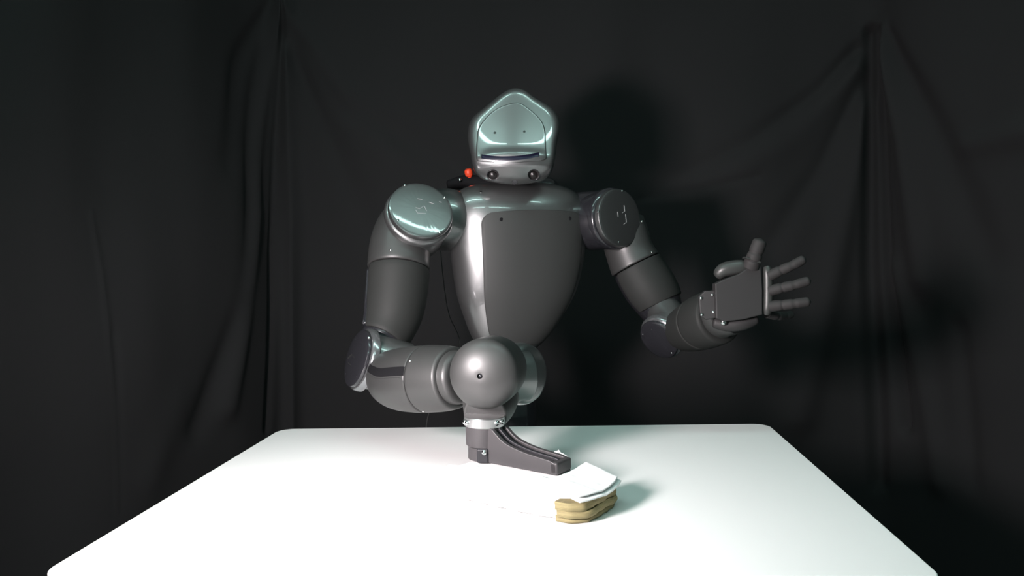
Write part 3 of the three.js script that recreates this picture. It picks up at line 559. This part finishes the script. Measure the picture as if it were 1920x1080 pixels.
  const finger = (pts, r0, mat = M.rubber) => {
    const N = 22, path = []; const c = new THREE.CatmullRomCurve3(pts);
    for (let i = 0; i <= N; i++) { const t = i / N; let r = r0 * (1.04 - 0.2 * t); r *= 1 - 0.13 * (Math.exp(-Math.pow((t - 0.36) / 0.035, 2)) + Math.exp(-Math.pow((t - 0.66) / 0.035, 2))); if (t > 0.9) r *= Math.sqrt(Math.max(0.02, 1 - Math.pow((t - 0.9) / 0.1, 2))); path.push([c.getPoint(t), r]); }
    return mesh('finger', limbSolid(limb(path), 0, 1, { bevel: 0.0008, seg: 28, rings: 66 }), mat, hand);
  };
  finger([V(0.4625, 1.0183, -1.344), V(0.4805, 1.0275, -1.3374), V(0.4997, 1.0366, -1.3298), V(0.5228, 1.0492, -1.3254)], 0.0098);
  finger([V(0.4627, 0.9914, -1.3428), V(0.4817, 0.997, -1.3341), V(0.5023, 1.0024, -1.3253), V(0.5291, 1.0104, -1.3187)], 0.0098);
  finger([V(0.4619, 0.9645, -1.3417), V(0.4812, 0.9664, -1.3337), V(0.5017, 0.9692, -1.3249), V(0.5288, 0.9726, -1.319)], 0.0098);
  finger([V(0.4679, 0.9486, -1.371), V(0.488, 0.9432, -1.3808), V(0.5102, 0.9413, -1.3957), V(0.5281, 0.943, -1.4058)], 0.0085);
  finger([V(0.4323, 1.0364, -1.3478), V(0.4346, 1.0479, -1.3423), V(0.4384, 1.0612, -1.3389), V(0.4474, 1.0866, -1.336)], 0.0145).name = 'thumb';
  mesh('thumb_band', plate([V(0.4184, 1.0523, -1.3305), V(0.4195, 1.0551, -1.3306), V(0.4448, 1.0449, -1.3302), V(0.4438, 1.042, -1.3301)], 0.024, 0.0005), M.handPale, hand);
}
// thin cable hanging beside the torso
mesh('cable', tubeAlong([V(-0.1677, 1.0857, -1.7824), V(-0.1614, 1.0096, -1.7691), V(-0.1501, 0.9342, -1.7557), V(-0.1262, 0.8719, -1.743), V(-0.1434, 0.7974, -1.7397), V(-0.1998, 0.7137, -1.726), V(-0.2126, 0.6582, -1.7236)], 0.0011, 8), M.handPale, robot);

// ================= wrapped pad under the tool =================
{
  const ax = V(0.8, 0, 0.6).normalize(), ac = V(0.6, 0, -0.8).normalize();
  const o = V(-0.1, TY, -1.139);                    // rear end on the table
  const g = new THREE.Group(); g.name = 'wiping_pad'; g.position.copy(o); scene.add(g);
  tag(g, 'white cloth pad with tan layered front edge under the dark bracket', 'cloth pad');
  const L = 0.26;
  // local frame: u along ax, w along ac, v up
  const W = (u, w, v) => ax.clone().multiplyScalar(u).addScaledVector(ac, w).setY(v);
  const prof = table1([[0, 0.020, 0.012], [0.012, 0.040, 0.028], [0.04, 0.054, 0.041], [0.09, 0.058, 0.044], [0.15, 0.058, 0.042], [0.19, 0.056, 0.043], [0.21, 0.053, 0.038], [0.235, 0.048, 0.033], [0.247, 0.045, 0.029], [0.26, 0.044, 0.027]]);
  const rows = [], N = 96;
  for (let i = 0; i <= 90; i++) {
    const u = (L - 0.014) * i / 90, [hw, h] = prof(u), r = [];
    for (let j = 0; j < N; j++) {
      const a = j / N * 2 * Math.PI, c = Math.cos(a), s = Math.sin(a), k = e => Math.sign(e) * Math.pow(Math.abs(e), 2 / 3);
      let w = k(c) * hw, v = h / 2 + (s < 0 ? -Math.pow(-s, 0.2) : k(s)) * h / 2;
      const wr = 0.0026 * n3(u * 18, w * 24, 3) + 0.0008 * n3(u * 45, w * 36, 9);
      if (s > 0) v += wr * smooth(0, 0.5, s) * smooth(0, 0.03, u); w += 0.002 * n3(u * 30, v * 40, 5) * (c > 0 ? 1 : -1);
      const pressed = smooth(-0.022, -0.006, w) * smooth(0.205, 0.194, u); v -= pressed * Math.max(0, v - 0.0366);
      r.push(W(u, w, Math.max(0.0001, v)));
    }
    rows.push(r);
  }
  const ctr = (r) => { const c = V(0, 0, 0); r.forEach(p => c.add(p)); c.multiplyScalar(1 / r.length); return r.map(() => c.clone()); };
  rows.unshift(ctr(rows[0])); rows.push(ctr(rows[rows.length - 1]));
  mesh('cloth_wrap', crease(gridGeo(rows, true), 60), M.towel, g);
  // tan layers stacked at the front
  const lay = (v0, v1, du, seed, hw) => {              // one folded layer: outline runs along one side, round the front and back along the other
    const out = []; const K = 60, back = 0.028;
    for (let k = 0; k <= K; k++) {
      const q = k / K * 2 - 1, e = Math.abs(q), c = Math.pow(e, 7);
      const uu = L + du + 0.008 - 0.006 * q * q - (0.006 + back) * c, ww = hw * (e < 0.86 ? q * 1.06 : Math.sign(q) * (0.9116 + 0.0884 * Math.sqrt(Math.max(0, 1 - Math.pow((1 - e) / 0.14, 2)))));
      out.push([uu + 0.0012 * n2(q * 3 + seed, 1), ww]);
    }
    const rows = [], T = 8;
    for (let i = 0; i <= T; i++) {
      const t = i / T, bulge = 0.0018 * Math.sin(Math.PI * t) - 0.0012;
      rows.push(out.map(([uu, ww]) => { const sag = 0.0016 * Math.sin(ww * 70 + seed * 0.6) + 0.0008 * n2(ww * 30, seed * 0.3); return W(uu + bulge, ww * (1 + bulge / hw), clamp(v0 + (v1 - v0) * t + sag * smooth(0, 0.012, v0 + (v1 - v0) * t), 0.0003, 1)); }));
    }
    const mid = r => { const c = V(0, 0, 0); r.forEach(p => c.add(p)); c.multiplyScalar(1 / r.length); return r.map(() => c.clone()); };
    rows.unshift(mid(rows[0])); rows.push(mid(rows[rows.length - 1]));
    return mesh('tan_layer', crease(gridGeo(rows, true), 55), M.tan, g);
  };
  lay(0.0006, 0.0085, -0.003, 1, 0.053); lay(0.0088, 0.0185, 0.0012, 2, 0.057); lay(0.0189, 0.0300, 0.0, 3, 0.0585);
  // white flaps over the front edge
  const flap = (v, du, th, hw, seed) => mesh('cloth_flap', patchSolid((u, t, off) => {
    const w = (2 * u - 1) * hw, e = Math.abs(2 * u - 1), uu = L - 0.05 + t * (0.052 + du + 0.009 * (1 - e * e)), vv = v + (1 - t) * 0.013 + 0.0016 * Math.sin(u * 5 + seed) + 0.0006 * n2(u * 4 + seed, t * 2);
    return W(uu, w, vv + off);
  }, 40, 14, th, 0.0006), M.towel, g);
  flap(0.0330, 0.002, 0.0020, 0.0545, 1.8); flap(0.0385, -0.002, 0.0016, 0.051, 2.0);
  // crumpled ridges of cloth behind and beside the bracket
  const lump = (u, w, v, ru, rw, rv, seed) => {
    const s = new THREE.IcosahedronGeometry(1, 5), p = s.attributes.position; 
    for (let i = 0; i < p.count; i++) { const q = V(p.getX(i), p.getY(i), p.getZ(i)), k = 1 + 0.25 * n3(q.x * 1.6 + seed, q.y * 1.6, q.z * 1.6) + 0.1 * n3(q.x * 4, q.y * 4 + seed, q.z * 4); const x = W(u + q.x * ru * k, w + q.z * rw * k, v + q.y * rv * k); p.setXYZ(i, x.x, x.y, x.z); }
    return mesh('cloth_fold', crease(s, 60), M.towel, g);
  };
  lump(0.152, 0.069, 0.028, 0.017, 0.012, 0.024, 2); lump(0.105, -0.013, 0.034, 0.045, 0.010, 0.009, 14); lump(0.165, -0.009, 0.034, 0.022, 0.009, 0.008, 21); lump(0.222, 0.044, 0.036, 0.016, 0.009, 0.007, 5); lump(0.055, -0.042, 0.032, 0.045, 0.018, 0.012, 8);
}

renderer.render(scene, camera);
